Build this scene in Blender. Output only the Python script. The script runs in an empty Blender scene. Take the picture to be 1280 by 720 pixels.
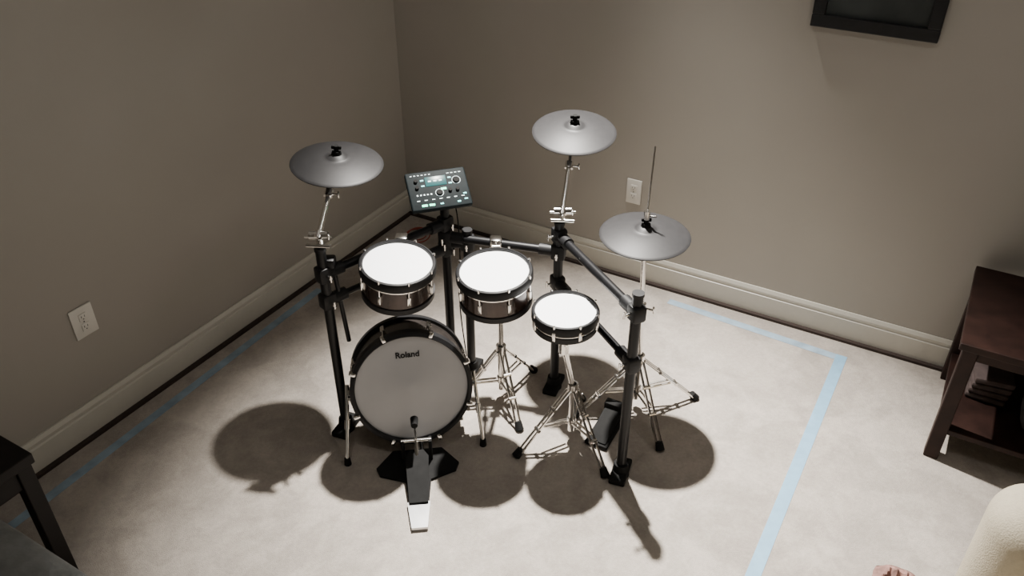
import bpy, bmesh, math, random
from mathutils import Vector, Matrix, noise
random.seed(4)
V=Vector
# camera: 2.45 m up, pitched 33.7 deg down; room corner behind the kit, room rotated 30 deg
CAMH=2.45; PITCH=math.radians(33.7); FPX=1033.0
RM=Matrix.Translation((-.6357,4.5329,0))@Matrix.Rotation(math.radians(-30),4,'Z')
def R(x,y,z): return RM@V((x,y,z))

# ---------- materials
def mat(name,col,rough=.5,metal=0.,var=.08,scale=30,bump=0.,bscale=200,emit=None,es=0,coat=0,big=None,spec=None):
    m=bpy.data.materials.new(name); m.use_nodes=True
    nt=m.node_tree; b=nt.nodes['Principled BSDF']
    tc=nt.nodes.new('ShaderNodeTexCoord')
    n=nt.nodes.new('ShaderNodeTexNoise'); n.inputs['Scale'].default_value=scale; n.inputs['Detail'].default_value=6
    nt.links.new(tc.outputs['Object'],n.inputs['Vector'])
    r=nt.nodes.new('ShaderNodeValToRGB')
    r.color_ramp.elements[0].position=.3; r.color_ramp.elements[1].position=.7
    r.color_ramp.elements[0].color=tuple(c*(1-var) for c in col)+(1,)
    r.color_ramp.elements[1].color=tuple(min(1,c*(1+var)) for c in col)+(1,)
    nt.links.new(n.outputs['Fac'],r.inputs['Fac'])
    out=r.outputs['Color']
    if big:
        for sc,k,lo,hi in big:
            n2=nt.nodes.new('ShaderNodeTexNoise'); n2.inputs['Scale'].default_value=sc; n2.inputs['Detail'].default_value=5
            n2.inputs['Roughness'].default_value=.6; n2.inputs['Distortion'].default_value=.6
            nt.links.new(tc.outputs['Object'],n2.inputs['Vector'])
            r2=nt.nodes.new('ShaderNodeValToRGB'); r2.color_ramp.elements[0].position=lo; r2.color_ramp.elements[1].position=hi
            k=1-k; r2.color_ramp.elements[0].color=(k,k,k,1); r2.color_ramp.elements[1].color=(1,1,1,1)
            nt.links.new(n2.outputs['Fac'],r2.inputs['Fac'])
            mx=nt.nodes.new('ShaderNodeMixRGB'); mx.blend_type='MULTIPLY'; mx.inputs['Fac'].default_value=1
            nt.links.new(out,mx.inputs['Color1']); nt.links.new(r2.outputs['Color'],mx.inputs['Color2']); out=mx.outputs['Color']
    nt.links.new(out,b.inputs['Base Color'])
    b.inputs['Roughness'].default_value=rough; b.inputs['Metallic'].default_value=metal
    if spec is not None: b.inputs['Specular IOR Level'].default_value=spec
    if coat: b.inputs['Coat Weight'].default_value=coat
    if bump:
        n3=nt.nodes.new('ShaderNodeTexNoise'); n3.inputs['Scale'].default_value=bscale; n3.inputs['Detail'].default_value=5
        nt.links.new(tc.outputs['Object'],n3.inputs['Vector'])
        bp=nt.nodes.new('ShaderNodeBump'); bp.inputs['Strength'].default_value=bump; bp.inputs['Distance'].default_value=.01
        nt.links.new(n3.outputs['Fac'],bp.inputs['Height']); nt.links.new(bp.outputs['Normal'],b.inputs['Normal'])
    if emit:
        b.inputs['Emission Color'].default_value=tuple(emit)+(1,); b.inputs['Emission Strength'].default_value=es
    return m
WALL=mat('wall_paint',(.345,.322,.285),.75,var=.02,scale=3,bump=.05,bscale=250)
CEIL=mat('ceiling_paint',(.5,.49,.47),.9,var=.02)
CARPET=mat('carpet_pile',(.455,.405,.355),.95,var=.08,scale=90,bump=.6,bscale=300,big=[(3.5,.17,.44,.56),(11,.10,.45,.6)])
TRIM=mat('trim_paint',(.53,.51,.45),.4,var=.02)
DARKSTRIP=mat('dark_strip',(.03,.018,.014),.7)
TAPE=mat('blue_painter_tape',(.20,.36,.50),.6,var=.08,scale=20)
TAPE2=mat('worn_painter_tape',(.25,.34,.42),.7,var=.2,scale=14)
BLACK=mat('black_plastic',(.010,.010,.011),.5,var=.2,spec=.3)
BLACKM=mat('black_coated_tube',(.007,.007,.008),.38,var=.2,spec=.25)
PANEL=mat('module_panel',(.006,.009,.010),.6,var=.2,spec=.08)
RUB=mat('rubber',(.009,.009,.009),.8,var=.2,spec=.15)
CHROME=mat('chrome',(.80,.78,.75),.16,1.,var=.04)
STEEL=mat('brushed_steel',(.6,.6,.6),.3,1.,var=.08)
HEAD=mat('mesh_drum_head',(.86,.87,.88),.6,var=.02,scale=400,bump=.1,bscale=900)
KHEAD=mat('kick_head',(.46,.46,.47),.5,var=.04,scale=8)
SHELL=mat('drum_shell_wrap',(.034,.019,.014),.2,.25,var=.6,scale=9,coat=.2,spec=.4)
CYM=mat('cymbal_rubber',(.022,.0215,.0225),.48,var=.08,scale=40,spec=.24)
WOOD=mat('dark_wood',(.020,.009,.007),.5,var=.4,scale=12,spec=.2)
WOODK=mat('black_wood',(.008,.006,.0055),.5,var=.3,scale=12,spec=.2)
BEIGE=mat('beige_upholstery',(.50,.44,.33),.85,var=.05,scale=60,bump=.3)
GREYF=mat('grey_upholstery',(.17,.175,.17),.85,var=.3,scale=14,bump=.4,bscale=60)
PLASTW=mat('white_plastic',(.66,.64,.59),.35,var=.02)
SLOT=mat('outlet_slot',(.05,.05,.05),.6)
SCREEN=mat('module_screen',(.01,.015,.02),.3,emit=(.10,.55,.5),es=.5,spec=.2)
LEDG=mat('led_green',(.1,.8,.5),.3,emit=(.05,1,.55),es=2.2)
LEDT=mat('led_teal',(.1,.5,.5),.3,emit=(.1,.7,.75),es=1.)
LEDW=mat('panel_marking',(.5,.6,.6),.5,emit=(.8,.95,1),es=.5)
ART=mat('framed_picture',(.035,.04,.04),.25,var=.5,scale=4)
RED=mat('red_cable',(.25,.03,.02),.5)
FABK=mat('dark_fabric',(.02,.018,.02),.8,var=.4,scale=18)
BROWN=mat('patterned_throw',(.22,.12,.10),.85,var=.6,scale=22)
EMI=mat('lamp_lens',(1,1,1),.4,emit=(1,.95,.86),es=6)

# ---------- builders
def empty(name,loc):
    e=bpy.data.objects.new(name,None); e.location=loc; e.empty_display_size=.1
    bpy.context.collection.objects.link(e); return e
class B:
    def __init__(s,parent,name,m,smooth=True):
        s.p=parent; s.n=name; s.m=m; s.bm=bmesh.new(); s.sm=smooth
    def _xf(s,vs,M): bmesh.ops.transform(s.bm,matrix=M,verts=vs)
    def cyl(s,a,b,r1,r2=None,seg=16):
        a=V(a);b=V(b); r2=r1 if r2 is None else r2; d=b-a
        g=bmesh.ops.create_cone(s.bm,cap_ends=True,cap_tris=False,segments=seg,radius1=r1,radius2=r2,depth=d.length)
        s._xf(g['verts'],Matrix.Translation((a+b)/2)@d.to_track_quat('Z','Y').to_matrix().to_4x4()); return s
    def box(s,M,size,bev=0,seg=2):
        g=bmesh.ops.create_cube(s.bm,size=1)
        s._xf(g['verts'],Matrix.Diagonal((*size,1)))
        vs=g['verts']
        if bev:
            es=list({e for v in vs for e in v.link_edges})
            r=bmesh.ops.bevel(s.bm,geom=es,offset=bev,segments=seg,affect='EDGES',profile=.5)
            vs=set(v for f in r['faces'] for v in f.verts)
            q=list(vs)
            while q:
                v=q.pop()
                for e in v.link_edges:
                    o=e.other_vert(v)
                    if o not in vs: vs.add(o); q.append(o)
            vs=list(vs)
        s._xf(vs,M if isinstance(M,Matrix) else Matrix.Translation(M)); return s
    def lathe(s,prof,M,seg=48):
        rings=[]
        for r,z in prof:
            if r<1e-6: rings.append([s.bm.verts.new(M@V((0,0,z)))])
            else: rings.append([s.bm.verts.new(M@V((r*math.cos(2*math.pi*i/seg),r*math.sin(2*math.pi*i/seg),z))) for i in range(seg)])
        for A,Q in zip(rings,rings[1:]):
            for i in range(seg):
                j=(i+1)%seg
                if len(A)==1 and len(Q)==1: continue
                if len(A)==1: s.bm.faces.new((A[0],Q[i],Q[j]))
                elif len(Q)==1: s.bm.faces.new((A[i],A[j],Q[0]))
                else: s.bm.faces.new((A[i],A[j],Q[j],Q[i]))
        return s
    def torus(s,M,Rr,r,seg=48,ms=10):
        return s.lathe([(Rr+r*math.cos(2*math.pi*k/ms),r*math.sin(2*math.pi*k/ms)) for k in range(ms+1)],M,seg)
    def poly(s,pts,M,th):
        bot=[s.bm.verts.new(M@V((x,y,0))) for x,y in pts]; top=[s.bm.verts.new(M@V((x,y,th))) for x,y in pts]
        n=len(pts); s.bm.faces.new(bot[::-1]); s.bm.faces.new(top)
        for i in range(n):
            j=(i+1)%n; s.bm.faces.new((bot[i],bot[j],top[j],top[i]))
        return s
    def tube(s,pts,r,seg=8):
        pts=[V(p) for p in pts]; out=[]
        for i in range(len(pts)-1):
            p0=pts[max(i-1,0)];p1=pts[i];p2=pts[i+1];p3=pts[min(i+2,len(pts)-1)]
            for k in range(8):
                t=k/8
                out.append(.5*((2*p1)+(p2-p0)*t+(2*p0-5*p1+4*p2-p3)*t*t+(3*p1-p0-3*p2+p3)*t**3))
        out.append(pts[-1]); prev=None
        for i,p in enumerate(out):
            d=(out[min(i+1,len(out)-1)]-out[max(i-1,0)]); q=d.to_track_quat('Z','Y')
            ring=[s.bm.verts.new(p+q@V((r*math.cos(2*math.pi*k/seg),r*math.sin(2*math.pi*k/seg),0))) for k in range(seg)]
            if prev:
                for k in range(seg): s.bm.faces.new((prev[k],prev[(k+1)%seg],ring[(k+1)%seg],ring[k]))
            prev=ring
        return s
    def done(s):
        bm=s.bm; bmesh.ops.remove_doubles(bm,verts=bm.verts,dist=1e-6)
        bmesh.ops.recalc_face_normals(bm,faces=bm.faces); bm.normal_update()
        for f in bm.faces: f.smooth=s.sm
        for e in bm.edges:
            if len(e.link_faces)==2 and e.calc_face_angle(0)>math.radians(38): e.smooth=False
        org=V(s.p.location) if s.p else sum((v.co for v in bm.verts),V())/len(bm.verts)
        bmesh.ops.translate(bm,verts=bm.verts,vec=-org)
        me=bpy.data.meshes.new(s.n); bm.to_mesh(me); bm.free(); me.materials.append(s.m)
        o=bpy.data.objects.new(s.n,me); bpy.context.collection.objects.link(o)
        if s.p: o.parent=s.p
        else: o.location=org
        return o
T=Matrix.Translation
def rot(a,ax): return Matrix.Rotation(math.radians(a),4,ax)
def orient(p,n): return T(p)@V(n).to_track_quat('Z','Y').to_matrix().to_4x4()
def rbox(b,x0,x1,y0,y1,z0,z1,bev=0,seg=2):
    b.box(RM@T(((x0+x1)/2,(y0+y1)/2,(z0+z1)/2)),(abs(x1-x0),abs(y1-y0),abs(z1-z0)),bev,seg); return b

# ---------- room (tall-ceilinged)
W,L,HC=4.9,5.4,3.80
rbox(B(None,'floor',CARPET,False),-.1,W+.1,-L-.1,.1,-.1,0).done()
rbox(B(None,'ceiling',CEIL,False),-.1,W+.1,-L-.1,.1,HC,HC+.1).done()
rbox(B(None,'wall_back',WALL,False),-.1,W+.1,0,.1,0,HC).done()
rbox(B(None,'wall_left',WALL,False),-.1,0,-L,0,0,HC).done()
rbox(B(None,'wall_right',WALL,False),W,W+.1,-L,0,0,HC).done()
rbox(B(None,'wall_front',WALL,False),-.1,W+.1,-L-.1,-L,0,HC).done()
prof=[(0,.004),(.016,.004),(.016,.116),(.010,.120),(.010,.128),(.014,.132),(.014,.140),(.008,.157),(0,.157)]
def base(name,f0,f1):
    b=B(None,name,TRIM,False); A=[b.bm.verts.new(f0(d,z)) for d,z in prof]; Q=[b.bm.verts.new(f1(d,z)) for d,z in prof]
    for i in range(len(prof)):
        j=(i+1)%len(prof); b.bm.faces.new((A[i],A[j],Q[j],Q[i]))
    b.bm.faces.new(A); b.bm.faces.new(Q[::-1]); b.done()
base('baseboard_back',lambda d,z:R(.0,-d,z),lambda d,z:R(W,-d,z))
base('baseboard_left',lambda d,z:R(d,0,z),lambda d,z:R(d,-L,z))
b=B(None,'dark_floor_strip',DARKSTRIP,False); rbox(b,.016,W,-.038,-.016,0,.014); rbox(b,.016,.038,-L,-.016,0,.014); b.done()  # thin dark strip on the floor along the foot of the baseboards
# floor tape
def strip(b,x0,y0,x1,y1,w,z=.0015):
    d=V((x1-x0,y1-y0,0)); n=V((-d.y,d.x,0)).normalized()*w/2
    q=[R(*(V((x0,y0,0))+n)),R(*(V((x1,y1,0))+n)),R(*(V((x1,y1,0))-n)),R(*(V((x0,y0,0))-n))]
    lo=[b.bm.verts.new(p) for p in q]; hi=[b.bm.verts.new(p+V((0,0,z))) for p in q]
    b.bm.faces.new(hi); b.bm.faces.new(lo[::-1])
    for i in range(4): b.bm.faces.new((lo[i],lo[(i+1)%4],hi[(i+1)%4],hi[i]))
t0=empty('floor_tape_outline',R(1.5,-1,0)); b=B(t0,'strips',TAPE,False)
strip(b,2.63,-.145,2.61,-4.2,.05); b.done()
b=B(t0,'worn_strips',TAPE2,False); strip(b,1.75,-.125,2.655,-.17,.045,.0012); strip(b,.10,-.95,.175,-3.1,.042); b.done()

# outlets
def outlet(name,M,w,h,n=1):
    e=empty(name,M.translation)
    B(e,'plate',PLASTW).box(M@T((0,0,.004)),(w,h,.008),.003).done()
    b=B(e,'receptacles',PLASTW); c=B(e,'slots',SLOT)
    for x in ([0] if n==1 else [-w*.22,w*.22]):
        for y in (-h*.17,h*.17):
            b.box(M@T((x,y,.0095)),(.034,.032,.004),.0015)
            for dx in (-.007,.007): c.box(M@T((x+dx,y+.003,.0118)),(.002,.009,.001))
            c.cyl(M@V((x,y-.009,.0112)),M@V((x,y-.009,.0124)),.0025)
    c.cyl(M@V((0,0,.0078)),M@V((0,0,.0092)),.003)
    b.done(); c.done()
ML=RM@T((0,-2.152,.512))@Matrix(((0,0,1,0),(1,0,0,0),(0,1,0,0),(0,0,0,1)))
MB=RM@T((1.458,0,.51))@rot(90,'X')
outlet('wall_outlet',ML,.10,.135,1); outlet('wall_outlet',MB,.08,.135,1)
# picture frame
x0,x1,z0,z1,fw=2.165,2.65,1.463,1.883,.05
e=empty('picture_frame',R((x0+x1)/2,0,(z0+z1)/2)); b=B(e,'frame',BLACK,False)
rbox(b,x0,x1,-.035,0,z0,z0+fw,.004); rbox(b,x0,x1,-.035,0,z1-fw,z1,.004)
rbox(b,x0,x0+fw,-.035,0,z0+fw,z1-fw,.004); rbox(b,x1-fw,x1,-.035,0,z0+fw,z1-fw,.004); b.done()
rbox(B(e,'picture',ART,False),x0+fw,x1-fw,-.015,-.004,z0+fw,z1-fw).done()

# ---------- positions (metres)
crashL=V((-.66,2.859,1.128)); crashR=V((.25,3.107,1.15)); hh=V((.508,2.74,.885))
pL=V((-.704,2.60,0)); pC=V((-.186,2.983,0)); pM=V((-.276,2.989,0)); pR=V((.189,2.87,0)); pF=V((.432,2.337,0))
tom1=V((-.430,2.637,.802)); tom2=V((-.066,2.607,.786)); snare=V((.20,2.518,.668)); kick=V((-.400,2.520,.29))
module=V((-.295,2.974,.938)); hstand=V((.538,2.735,0)); sstand=V((.245,2.536,0)); tstand=V((-.047,2.80,0))
pedal=V((-.341,2.049,0)); spurL=V((-.664,2.389,0)); spurR=V((-.12,2.498,0)); rodtop=V((.524,2.80,1.205))
# ---------- drum rack
rk=empty('drum_rack',((pL+pF)/2))
b=B(rk,'posts',BLACKM); cl=B(rk,'clamps',BLACK); ch=B(rk,'wing_bolts',CHROME); ft=B(rk,'feet',RUB)
for p,h in((pL,.88),(pM,.875),(pC,.74),(pR,.84),(pF,.86)):
    b.cyl(p+V((0,0,.03)),p+V((0,0,h)),.0195,seg=20)
    ft.cyl(p,p+V((0,0,.06)),.036,.028)
    ft.box(T(p+V((0,0,.014)))@rot(-20,'Z'),(.065,.14,.028),.006)
    cl.cyl(p+V((0,0,h)),p+V((0,0,h+.012)),.022)
def bar(p,q,z,r=.0175,z2=None):
    z2=z if z2 is None else z2
    A=V((p.x,p.y,z)); Q=V((q.x,q.y,z2)); b.cyl(A,Q,r,seg=20)
    for X,o in((A,Q),(Q,A)):
        d=(o-X).normalized(); M=T(X)@d.to_track_quat('X','Z').to_matrix().to_4x4()
        cl.box(M,(.058,.052,.065),.01)
        cl.cyl(X+d*.02,X+d*.08,.025,seg=16)
        s=V((-d.y,d.x,0)); s=-s if s.y>0 else s
        ch.cyl(X+s*.02,X+s*.05,.006)
        ch.cyl(X+s*.05+V((0,0,-.014)),X+s*.05+V((0,0,.014)),.004)
bar(pL,pM,.78); bar(pL,pM,.66,.013); bar(pM,pC,.69); bar(pM,pR,.715); bar(pR,pF,.79); bar(pR,pF,.565,.015)
b.cyl(pL+V((.052,.035,.44)),pL+V((.03,.03,.82)),.009); cl.box(T(pL+V((.02,.02,.82))),(.05,.05,.04),.008)
b.done(); cl.done(); ch.done(); ft.done()

# ---------- cymbals
def cymbal_parts(e,M,R_):
    c=B(e,'cymbal',CYM)
    pr=[(.008,.022),(.018,.0215),(.03,.018),(.038,.011),(.046,.008)]
    for k in range(1,13):
        t=k/12; pr.append((.046+(R_-.046)*t,.008-.026*t**1.5+(.0005 if k%2 else 0)))
    pr+=[(R_+.002,-.020),(R_,-.024),(R_*.6,-.012),(.05,.001),(.008,.002)]
    c.lathe(pr,M,96).done()
    n=B(e,'wing_nut',RUB)
    n.cyl(M@V((0,0,.02)),M@V((0,0,.034)),.020,.016); n.cyl(M@V((0,0,.034)),M@V((0,0,.056)),.009)
    n.box(M@T((0,0,.048)),(.038,.009,.014),.003); n.cyl(M@V((0,0,-.03)),M@V((0,0,.001)),.014,.016); n.done()
def boom(e,base,tip):
    s=B(e,'boom_arm',CHROME); s.cyl(base,tip,.008); mid=base.lerp(tip,.55)
    s.cyl(base,mid,.0105); d=(tip-base).normalized()
    for t,r in((.0,.018),(.55,.017),(.90,.014)):
        q=base.lerp(tip,t); s.cyl(q-d*.014,q+d*.014,r)
        s.cyl(q,q+V((.035,-.012,0)),.004); s.box(T(q+V((.038,-.012,0))),(.006,.012,.024),.002)
    s.cyl(base-V((.034,0,0)),base+V((.034,0,0)),.016); s.cyl(base-V((.05,.01,0)),base+V((.05,-.01,0)),.005)
    s.done()
def crash(c,base,tx,ty,r):
    e=empty('crash_cymbal',c); M=T(c)@rot(tx,'X')@rot(ty,'Y'); cymbal_parts(e,M,r)
    boom(e,base,M@V((0,0,-.005)))
    h=B(e,'mount_clamp',CHROME); h.cyl(base-V((0,0,.045)),base,.013); h.cyl(base+V((-.045,-.02,-.03)),base+V((.045,-.03,-.03)),.0075); h.done()
crash(crashL,pL+V((0,.01,.94)),4,5,.173); crash(crashR,pR+V((.01,0,.90)),9,0,.168)

# ---------- toms
def drum(name,c,R_,depth,tx,ty,lugs=8,arm=None):
    e=empty(name,c); M=T(c)@rot(tx,'X')@rot(ty,'Y')
    B(e,'head',HEAD).lathe([(0,.0),(R_*.89,0),(R_*.90,-.002),(R_*.90,-.01),(0,-.01)],M,72).done()
    h=B(e,'hoops',BLACK)
    h.lathe([(R_*.89,-.004),(R_*.893,.007),(R_*.92,.011),(R_*.97,.008),(R_,.0),(R_,-.026),(R_*.93,-.030),(R_*.91,-.012),(R_*.89,-.004)],M,72)
    h.lathe([(R_*.90,-depth+.02),(R_*.965,-depth+.018),(R_*.965,-depth-.004),(R_*.9,-depth-.008),(R_*.9,-depth+.02)],M,72)
    h.lathe([(0,-depth+.002),(R_*.9,-depth+.002),(R_*.9,-depth-.004),(0,-depth-.004)],M,48)
    h.done()
    B(e,'shell',SHELL).lathe([(R_*.86,-.02),(R_*.93,-.02),(R_*.93,-depth+.01),(R_*.86,-depth+.01)],M,72).done()
    g=B(e,'lugs',CHROME)
    for i in range(lugs):
        a=2*math.pi*(i+.5)/lugs; x,y=math.cos(a),math.sin(a)
        g.cyl(M@V((x*R_*.975,y*R_*.975,.010)),M@V((x*R_*.975,y*R_*.975,-depth*.55)),.003,seg=8)
        g.cyl(M@V((x*R_*.975,y*R_*.975,.005)),M@V((x*R_*.975,y*R_*.975,.015)),.005,seg=8)
        g.box(M@T((x*R_*.95,y*R_*.95,-depth*.55))@Matrix.Rotation(a,4,'Z'),(.016,.014,.04),.003)
    g.lathe([(R_*.94,-.031),(R_*.952,-.033),(R_*.952,-.037),(R_*.93,-.037)],M,72)
    g.done()
    if arm is not None:
        s=B(e,'mount_arm',CHROME); p=M@V((0,R_*.93,-depth*.5)); q=V(arm)
        k=V((p.x,(p.y+q.y)/2+.01,p.z+.01)); s.cyl(p,k,.009); s.cyl(k,q,.009); s.cyl(k-V((.015,0,0)),k+V((.015,0,0)),.016)
        s.box(T(q),(.05,.05,.055),.008); s.box(T(p),(.05,.03,.05),.006); s.done()
drum('tom_drum',tom1,.146,.135,6,4,8,arm=pL.lerp(pM,.62)+V((0,0,.78)))
drum('tom_drum',tom2,.146,.135,5,-2,8,arm=pM.lerp(pR,.45)+V((0,0,.715)))
drum('snare_drum',snare,.128,.06,1,0,8)

# ---------- tripod
def tripod(e,base,hub,spread,feet,top,r=.011):
    s=B(e,'tripod_legs',CHROME); f=B(e,'rubber_feet',RUB)
    base=V(base); top=V(top); s.cyl(base+V((0,0,.05)),base+V((0,0,hub+.03)),r*1.25)
    s.cyl(base+V((0,0,hub)),top,r)
    s.cyl(base+V((0,0,hub-.02)),base+V((0,0,hub+.03)),.022); s.cyl(base+V((0,0,.09)),base+V((0,0,.12)),.019)
    if top.z>hub+.26:
        m=(base+V((0,0,hub))).lerp(top,.45); s.cyl(m-V((0,0,.02)),m+V((0,0,.02)),.018); s.cyl(m,m+V((.04,-.02,0)),.005); s.box(T(m+V((.045,-.02,0))),(.008,.014,.03),.003)
    for a in feet:
        a=math.radians(a); d=V((math.cos(a),math.sin(a),0)); n=V((-d.y,d.x,0))
        ftp=base+d*spread+V((0,0,.016))
        for sg in(-1,1):
            o=n*.010*sg
            s.cyl(base+d*.02+o+V((0,0,hub)),ftp+o,.0055,seg=8)
            s.cyl(base+d*.02+o+V((0,0,.105)),base+d*(spread*.55)+o+V((0,0,hub*.45+.005)),.005,seg=8)
        for t in(.3,.62):
            q=(base+d*.02+V((0,0,hub))).lerp(ftp,t); s.cyl(q-n*.016,q+n*.016,.008,seg=8)
        f.cyl(ftp+V((0,0,.018))-d*.01,ftp+d*.012-V((0,0,.012)),.015,.019)
    s.done(); f.done()
e=empty('snare_stand',sstand); top=V((snare.x,snare.y+.005,.50)); tripod(e,sstand,.27,.24,(205,300,75),top)
s=B(e,'basket',CHROME); s.cyl(top-V((0,0,.03)),top+V((0,0,.03)),.02)
for a in(30,150,270):
    a=math.radians(a); d=V((math.cos(a),math.sin(a),0)); q=V((snare.x,snare.y,.588))+d*.112
    s.cyl(top+V((0,0,.01)),q,.006); s.cyl(q,q+V((0,0,.010)),.008)
s.done()
e=empty('tom_stand',tstand); tripod(e,tstand,.26,.22,(200,290,50),V((tstand.x,tstand.y,.45)))
s=B(e,'arm',CHROME); s.cyl(V((tstand.x,tstand.y,.44)),V((tom2.x,tom2.y+.05,.64)),.009); s.cyl(V((tstand.x-.02,tstand.y,.45)),V((tstand.x+.02,tstand.y,.45)),.018); s.done()
# hi hat
e=empty('hi_hat',hstand); tripod(e,hstand,.26,.27,(10,195,285),V((hh.x,hh.y,.86)),r=.0105)
cymbal_parts(e,T(hh)@rot(2,'X'),.173)
s=B(e,'pull_rod',CHROME); s.cyl(hh,rodtop,.0035,seg=10); s.cyl(hh+V((0,0,.05)),hh+V((0,0,.085)),.012); s.cyl(hh+V((0,0,.065)),hh+V((.035,-.01,.065)),.004); s.cyl(hh-V((0,0,.07)),hh-V((0,0,.03)),.017,.022); s.done()
e=empty('hi_hat_pedal',(.40,2.63,0))
Mp=T((.40,2.585,0))@rot(-28,'Z')
s=B(e,'base',RUB); s.box(Mp@T((0,0,.012)),(.10,.24,.02),.006); s.box(Mp@T((0,.0,.042))@rot(10,'X'),(.08,.22,.012),.004); s.box(Mp@T((0,.09,.045)),(.09,.04,.08),.006); s.done()

# ---------- bass drum
kc=kick; zc=V((.17,-.95,.25)).normalized()
e=empty('bass_drum',V((kc.x,kc.y,0)))
xr=V((0,0,1)).cross(zc).normalized(); yu=zc.cross(xr)
M=Matrix((( xr.x,yu.x,zc.x,kc.x),(xr.y,yu.y,zc.y,kc.y),(xr.z,yu.z,zc.z,kc.z),(0,0,0,1)))
RK=.243; dp=.19
B(e,'head',KHEAD).lathe([(0,.002),(.03,.002),(.033,.0),(RK*.925,0),(RK*.93,-.01),(0,-.01)],M,96).done()
b=B(e,'hoops',BLACK)
b.lathe([(RK*.92,-.005),(RK*.92,.010),(RK*.94,.016),(RK,.012),(RK,-.03),(RK*.95,-.032),(RK*.92,-.005)],M,96)
b.lathe([(RK*.93,-dp+.03),(RK,-dp+.03),(RK,-dp),(RK*.9,-dp-.004),(0,-dp-.004),(0,-dp),(RK*.93,-dp+.03)],M,96); b.done()
B(e,'shell',mat('kick_shell',(.07,.06,.055),.22,.6,var=.5,scale=6)).lathe([(RK*.93,-.02),(RK*.95,-.02),(RK*.95,-dp+.01),(RK*.93,-dp+.01)],M,96).done()
g=B(e,'lugs',CHROME)
for i in range(8):
    a=2*math.pi*(i+.5)/8; x,y=math.cos(a),math.sin(a)
    g.cyl(M@V((x*RK*1.01,y*RK*1.01,.02)),M@V((x*RK*1.0,y*RK*1.0,-.09)),.0035,seg=8)
    g.box(M@T((x*RK*1.0,y*RK*1.0,.008))@Matrix.Rotation(a,4,'Z'),(.026,.016,.026),.004)
    g.box(M@T((x*RK*.975,y*RK*.975,-.10))@Matrix.Rotation(a,4,'Z'),(.024,.018,.05),.004)
g.done()
g=B(e,'spurs',CHROME); rf=B(e,'spur_tips',RUB)
for sx,p in((-1,spurL),(1,spurR)):
    a=M@V((sx*RK*.98,-.03,-.05)); q=p+V((0,0,.02)); a2=M@V((sx*RK*1.06,-.03,-.045))
    g.cyl(a,a2,.014); g.cyl(a2+(a2-q).normalized()*.05,q,.008); g.cyl(a2.lerp(q,.35),a2.lerp(q,.5),.0115); rf.cyl(q+V((0,0,.012)),q-V((0,0,.02)),.012,.015)
    g.box(orient(a,V((a2-a))),(.05,.06,.02),.004)
g.done(); rf.done()
cu=bpy.data.curves.new('badge','FONT'); cu.body='Roland'; cu.size=.034; cu.align_x='CENTER'; cu.align_y='CENTER'; cu.extrude=.0008; cu.offset=.001
cu.materials.append(BLACK); o=bpy.data.objects.new('badge',cu); bpy.context.collection.objects.link(o); o.parent=e
o.matrix_basis=T(-V(e.location))@M@T((-.005,RK*.60,.0015))
# ---------- kick pedal
kb=M@V((0,-RK,0)); ax=V((kb.x-pedal.x,kb.y-pedal.y,0)); Ln=ax.length; ang=math.atan2(ax.y,ax.x)-math.pi/2
e=empty('kick_pedal',pedal); Mp=T(pedal)@Matrix.Rotation(ang,4,'Z')
s=B(e,'base_plate',RUB); s.poly([(-.035,.10),(.035,.10),(.05,Ln-.17),(.15,Ln-.13),(.165,Ln-.09),(.10,Ln),(-.10,Ln),(-.165,Ln-.09),(-.15,Ln-.13),(-.05,Ln-.17)],Mp@T((0,0,.001)),.012)
s.box(Mp@T((-.055,Ln-.05,.06)),(.014,.035,.11),.004); s.box(Mp@T((.055,Ln-.05,.06)),(.014,.035,.11),.004); s.done()
s=B(e,'heel_plate',STEEL); s.poly([(-.030,0),(.030,0),(.044,.125),(-.044,.125)],Mp@T((0,0,.006)),.014); s.done()
s=B(e,'treadle',RUB); s.poly([(-.036,0),(.036,0),(.046,.20),(.027,.23),(-.027,.23),(-.046,.20)],Mp@T((0,.115,.022))@rot(14,'X'),.008); s.done()
s=B(e,'beater',CHROME); s.cyl(Mp@V((-.06,Ln-.05,.11)),Mp@V((.06,Ln-.05,.11)),.008); hd=Mp@V((0,Ln-.075,.23)); s.cyl(Mp@V((0,Ln-.05,.10)),hd,.0045)
s.cyl(Mp@V((.02,Ln-.05,.11)),Mp@V((.02,Ln-.05,.02)),.007); s.cyl(Mp@V((0,Ln-.06,.11)),Mp@V((0,Ln-.1,.07)),.009); s.done()
s=B(e,'beater_head',RUB); s.cyl(hd+Mp.to_3x3()@V((0,-.02,0)),hd+Mp.to_3x3()@V((0,.022,0)),.013,.016); s.done()

# ---------- module
e=empty('drum_sound_module',module); M=T(module)@rot(17,'Z')@rot(34,'X')
B(e,'body',PANEL).box(M,(.245,.175,.024),.006,3).done()
B(e,'screen',SCREEN).box(M@T((-.005,.037,.0125)),(.085,.042,.003),.001).done()
k=B(e,'knobs',RUB)
for x,y,r in((.078,.03,.013),(.045,-.012,.008),(.075,-.012,.008),(-.085,.045,.008),(-.085,.015,.008),(0,-.018,.012)): k.cyl(M@V((x,y,.010)),M@V((x,y,.020)),r,r*.9)
k.done()
k=B(e,'buttons',LEDW)
for i in range(7): k.box(M@T((-.09+i*.03,-.045,.0125)),(.012,.003,.002))
for i in range(5): k.box(M@T((-.09+i*.014,-.02,.0125)),(.006,.006,.002))
for i in range(4): k.box(M@T((.05+i*.016,.065,.0125)),(.009,.003,.002))
for i in range(6): k.box(M@T((-.10+i*.015,.070,.0125)),(.007,.003,.002))
for i in range(3): k.box(M@T((-.03+i*.022,.037,.0142)),(.012,.006,.001))
k.torus(M@T((.078,.03,.0125)),.017,.0012,24,6); k.torus(M@T((0,-.018,.0125)),.016,.0012,24,6)
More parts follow.
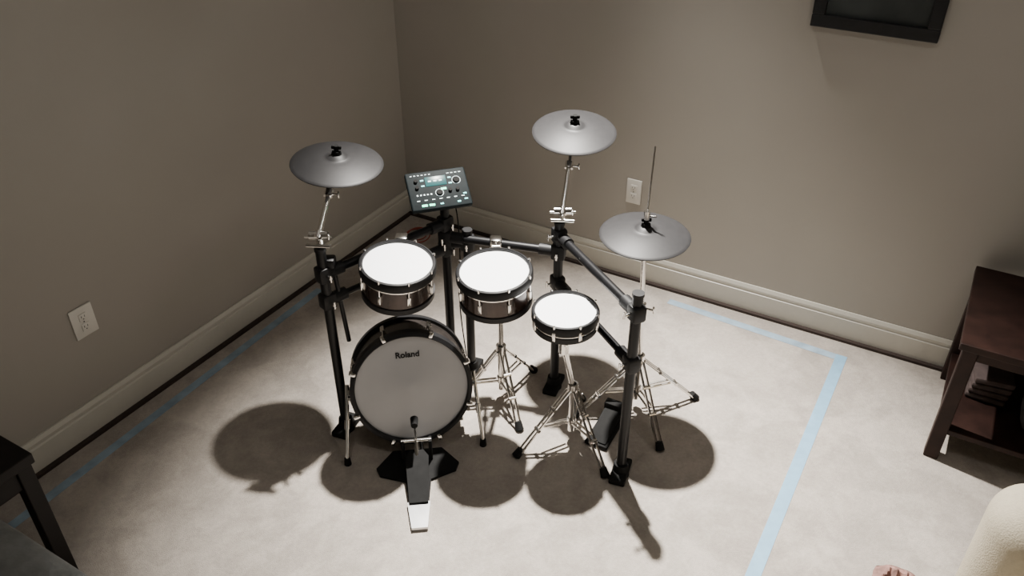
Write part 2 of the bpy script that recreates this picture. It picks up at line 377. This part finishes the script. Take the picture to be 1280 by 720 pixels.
k.done()
k=B(e,'leds',LEDG)
for x,y in((-.07,-.068),(-.04,-.068),(.02,-.002)): k.box(M@T((x,y,.0125)),(.022,.009,.002))
k.done()
k=B(e,'side_leds',LEDT)
for x,y in((-.06,.045),(-.06,.02),(.052,.045),(.052,.02),(.10,-.035),(.10,-.06),(.07,-.068),(0,-.068)): k.box(M@T((x,y,.0125)),(.013,.006,.002))
k.done()
s=B(e,'mount',BLACK); s.cyl(pM+V((0,0,.888)),M@V((0,0,-.01)),.014); s.box(M@T((0,0,-.019)),(.08,.07,.014),.004); s.done()
# cables
e=empty('instrument_cable',(module.x,module.y,0)); s=B(e,'leads',RUB)
s.tube([module+V((.03,.08,-.03)),module+V((.06,.11,-.15)),pM+V((.05,.08,.6)),pM+V((.04,.09,.3)),pM+V((.06,.10,.004))],.003)
s.done()
e=empty('coiled_cable',R(.22,-.2,0)); s=B(e,'coil',RED)
for i in range(3): s.torus(T(R(.2+.02*i,-.22-.01*i,.008+.006*i))@rot(6*i,'X'),.05+.008*i,.0035,32,6)
s.tube([R(.24,-.14,.01),R(.36,-.12,.01),R(.45,-.18,.008),R(.55,-.12,.008)],.0035); s.done()

# ---------- wooden shelf table (right)
xl,yn,zt=3.055,-.653,.58
e=empty('wooden_side_table',R(xl+.4,yn/2,0)); b=B(e,'frame',WOOD,False)
x1=xl+.85; yb=-.04
rbox(b,xl-.015,x1,yn-.015,yb,zt-.03,zt,.004)
for x in(xl,x1-.07):
    for y in(yn,yb-.055): rbox(b,x,x+.055,y,y+.055,0,zt-.03,.004)
rbox(b,xl+.055,x1-.07,yn+.015,yn+.035,zt-.08,zt-.03); rbox(b,xl+.015,xl+.035,yn+.055,yb-.055,zt-.10,zt-.03)
rbox(b,xl+.01,x1-.02,yn+.01,yb-.02,.13,.155,.003); b.done()
e2=empty('dark_bag',R(xl+.45,yn+.22,.155)); b=B(e2,'bag',FABK); b.box(RM@T((xl+.46,yn+.20,.256)),(.36,.26,.2),.08,5); b.tube([R(xl+.36,yn+.19,.34),R(xl+.38,yn+.17,.42),R(xl+.52,yn+.17,.42),R(xl+.56,yn+.19,.34)],.01); b.done()
e2=empty('folded_cloth',R(xl+.16,yn+.35,.155)); b=B(e2,'cloth',mat('mauve_cloth',(.07,.05,.047),.9,var=.4,scale=15))
for i in range(4): b.box(RM@T((xl+.16,yn+.36,.170+.029*i))@rot(3*i,'Z'),(.15,.20,.027),.01)
b.done()

# ---------- end table (left)
kx,ky=.576,-2.741
e=empty('end_table',R(kx-.25,ky-.13,0)); b=B(e,'frame',WOODK,False)
xa=.05; rbox(b,xa,kx,ky-.42,ky,.54,.58,.004)
for x in(xa+.01,kx-.06):
    for y in(ky-.06,ky-.41): rbox(b,x,x+.05,y,y+.05,0,.54,.004)
rbox(b,xa+.02,kx-.02,ky-.04,ky-.02,.46,.54); rbox(b,kx-.04,kx-.02,ky-.40,ky-.02,.46,.54); b.done()

# ---------- grey sofa (bottom left)
gx=.60; gy=-2.93
e=empty('grey_sofa',R(gx+.6,gy-.45,0)); b=B(e,'upholstery',GREYF)
rbox(b,gx,gx+1.4,gy-.22,gy,.06,.55,.035,4); rbox(b,gx+.02,gx+1.38,gy-.9,gy-.2,.06,.42,.05,4); rbox(b,gx,gx+.17,gy-.9,gy-.1,.06,.53,.05,4); b.done()
b=B(e,'feet',WOODK)
for x in(gx+.1,gx+1.3):
    for y in(gy-.1,gy-.8): b.cyl(R(x,y,0),R(x,y,.07),.02,.025)
b.done()
# ---------- beige sofa (bottom right)
bx,by=3.20,-1.60
e=empty('beige_sofa',R(bx+.7,by-.4,0)); b=B(e,'upholstery',BEIGE)
rbox(b,bx,bx+1.5,by,by+.27,.06,.66,.12,8); rbox(b,bx+.05,bx+1.5,by-.75,by+.03,.06,.42,.08,5); rbox(b,bx+1.2,bx+1.5,by-.75,by+.1,.06,.58,.1,6); b.done()
b=B(e,'feet',WOODK)
for x in(bx+.15,bx+1.4):
    for y in(by+.1,by-.65): b.cyl(R(x,y,0),R(x,y,.07),.02,.028)
b.done()
# crumpled throw on the floor by the sofa
e=empty('crumpled_throw_blanket',R(3.08,-1.38,0)); b=B(e,'cloth',BROWN)
N=26; c0=V((3.075,-1.40))
vv=[[None]*N for _ in range(N)]
for i in range(N):
    for j in range(N):
        u,v=i/(N-1)*2-1,j/(N-1)*2-1; hy=math.hypot(u,v); f=max(0,1-min(1,hy)**2)
        z=.004+f*(.035+.05*noise.noise(V((u*3,v*3,1.7)))+.04*noise.noise(V((u*7,v*7,0))))
        sc=1 if hy<=1 else 1/hy; wob=1+.25*noise.noise(V((u*2,v*2,5)))
        vv[i][j]=b.bm.verts.new(R(c0.x+u*sc*.10*wob,c0.y+v*sc*.11*wob,max(.003,z)))
for i in range(N-1):
    for j in range(N-1): b.bm.faces.new((vv[i][j],vv[i+1][j],vv[i+1][j+1],vv[i][j+1]))
b.done()

# ---------- lights
def can(x,y,energy,ang,rad,aim=None,blend=.5):  # fixture shared by the overhead spot and the added fill lamps
    e=empty('recessed_spot_and_fill_light',(x,y,HC)); b=B(e,'trim_ring',PLASTW); b.lathe([(.06,0),(.085,-.002),(.088,-.008),(.07,-.012),(.06,-.004)],T((x,y,HC)),48); b.done()
    B(e,'lens',EMI).lathe([(0,-.002),(.06,-.002),(.06,-.0005),(0,-.0005)],T((x,y,HC)),32).done()
    l=bpy.data.lights.new('lamp','SPOT'); l.energy=energy; l.spot_size=math.radians(ang); l.spot_blend=blend; l.shadow_soft_size=rad; l.color=(1,.955,.89)
    o=bpy.data.objects.new('lamp',l); bpy.context.collection.objects.link(o); o.parent=e; o.location=(0,0,-.03)
    if aim: o.rotation_euler=(V(aim)-V((x,y,HC-.03))).to_track_quat('-Z','Y').to_euler()
can(.15,3.66,3500,56,.05,aim=(.42,2.15,0),blend=1.0)
for x,y,en in((-.5,1.4,42),(1.4,.7,50),(2.2,2.0,38)): can(x,y,en,165,.2,blend=.5)  # added fill lamps, out of view, to brighten the kit fronts and room
w=bpy.data.worlds.new('World'); bpy.context.scene.world=w; w.use_nodes=True; w.node_tree.nodes['Background'].inputs[0].default_value=(.6,.58,.55,1); w.node_tree.nodes['Background'].inputs[1].default_value=.15

cam=bpy.data.cameras.new('camera'); co=bpy.data.objects.new('camera',cam); bpy.context.collection.objects.link(co)
cam.sensor_width=36; cam.lens=36*FPX/1280; cam.clip_start=.02
co.location=(0,0,CAMH); co.rotation_euler=(math.pi/2-PITCH,0,0)
bpy.context.scene.camera=co
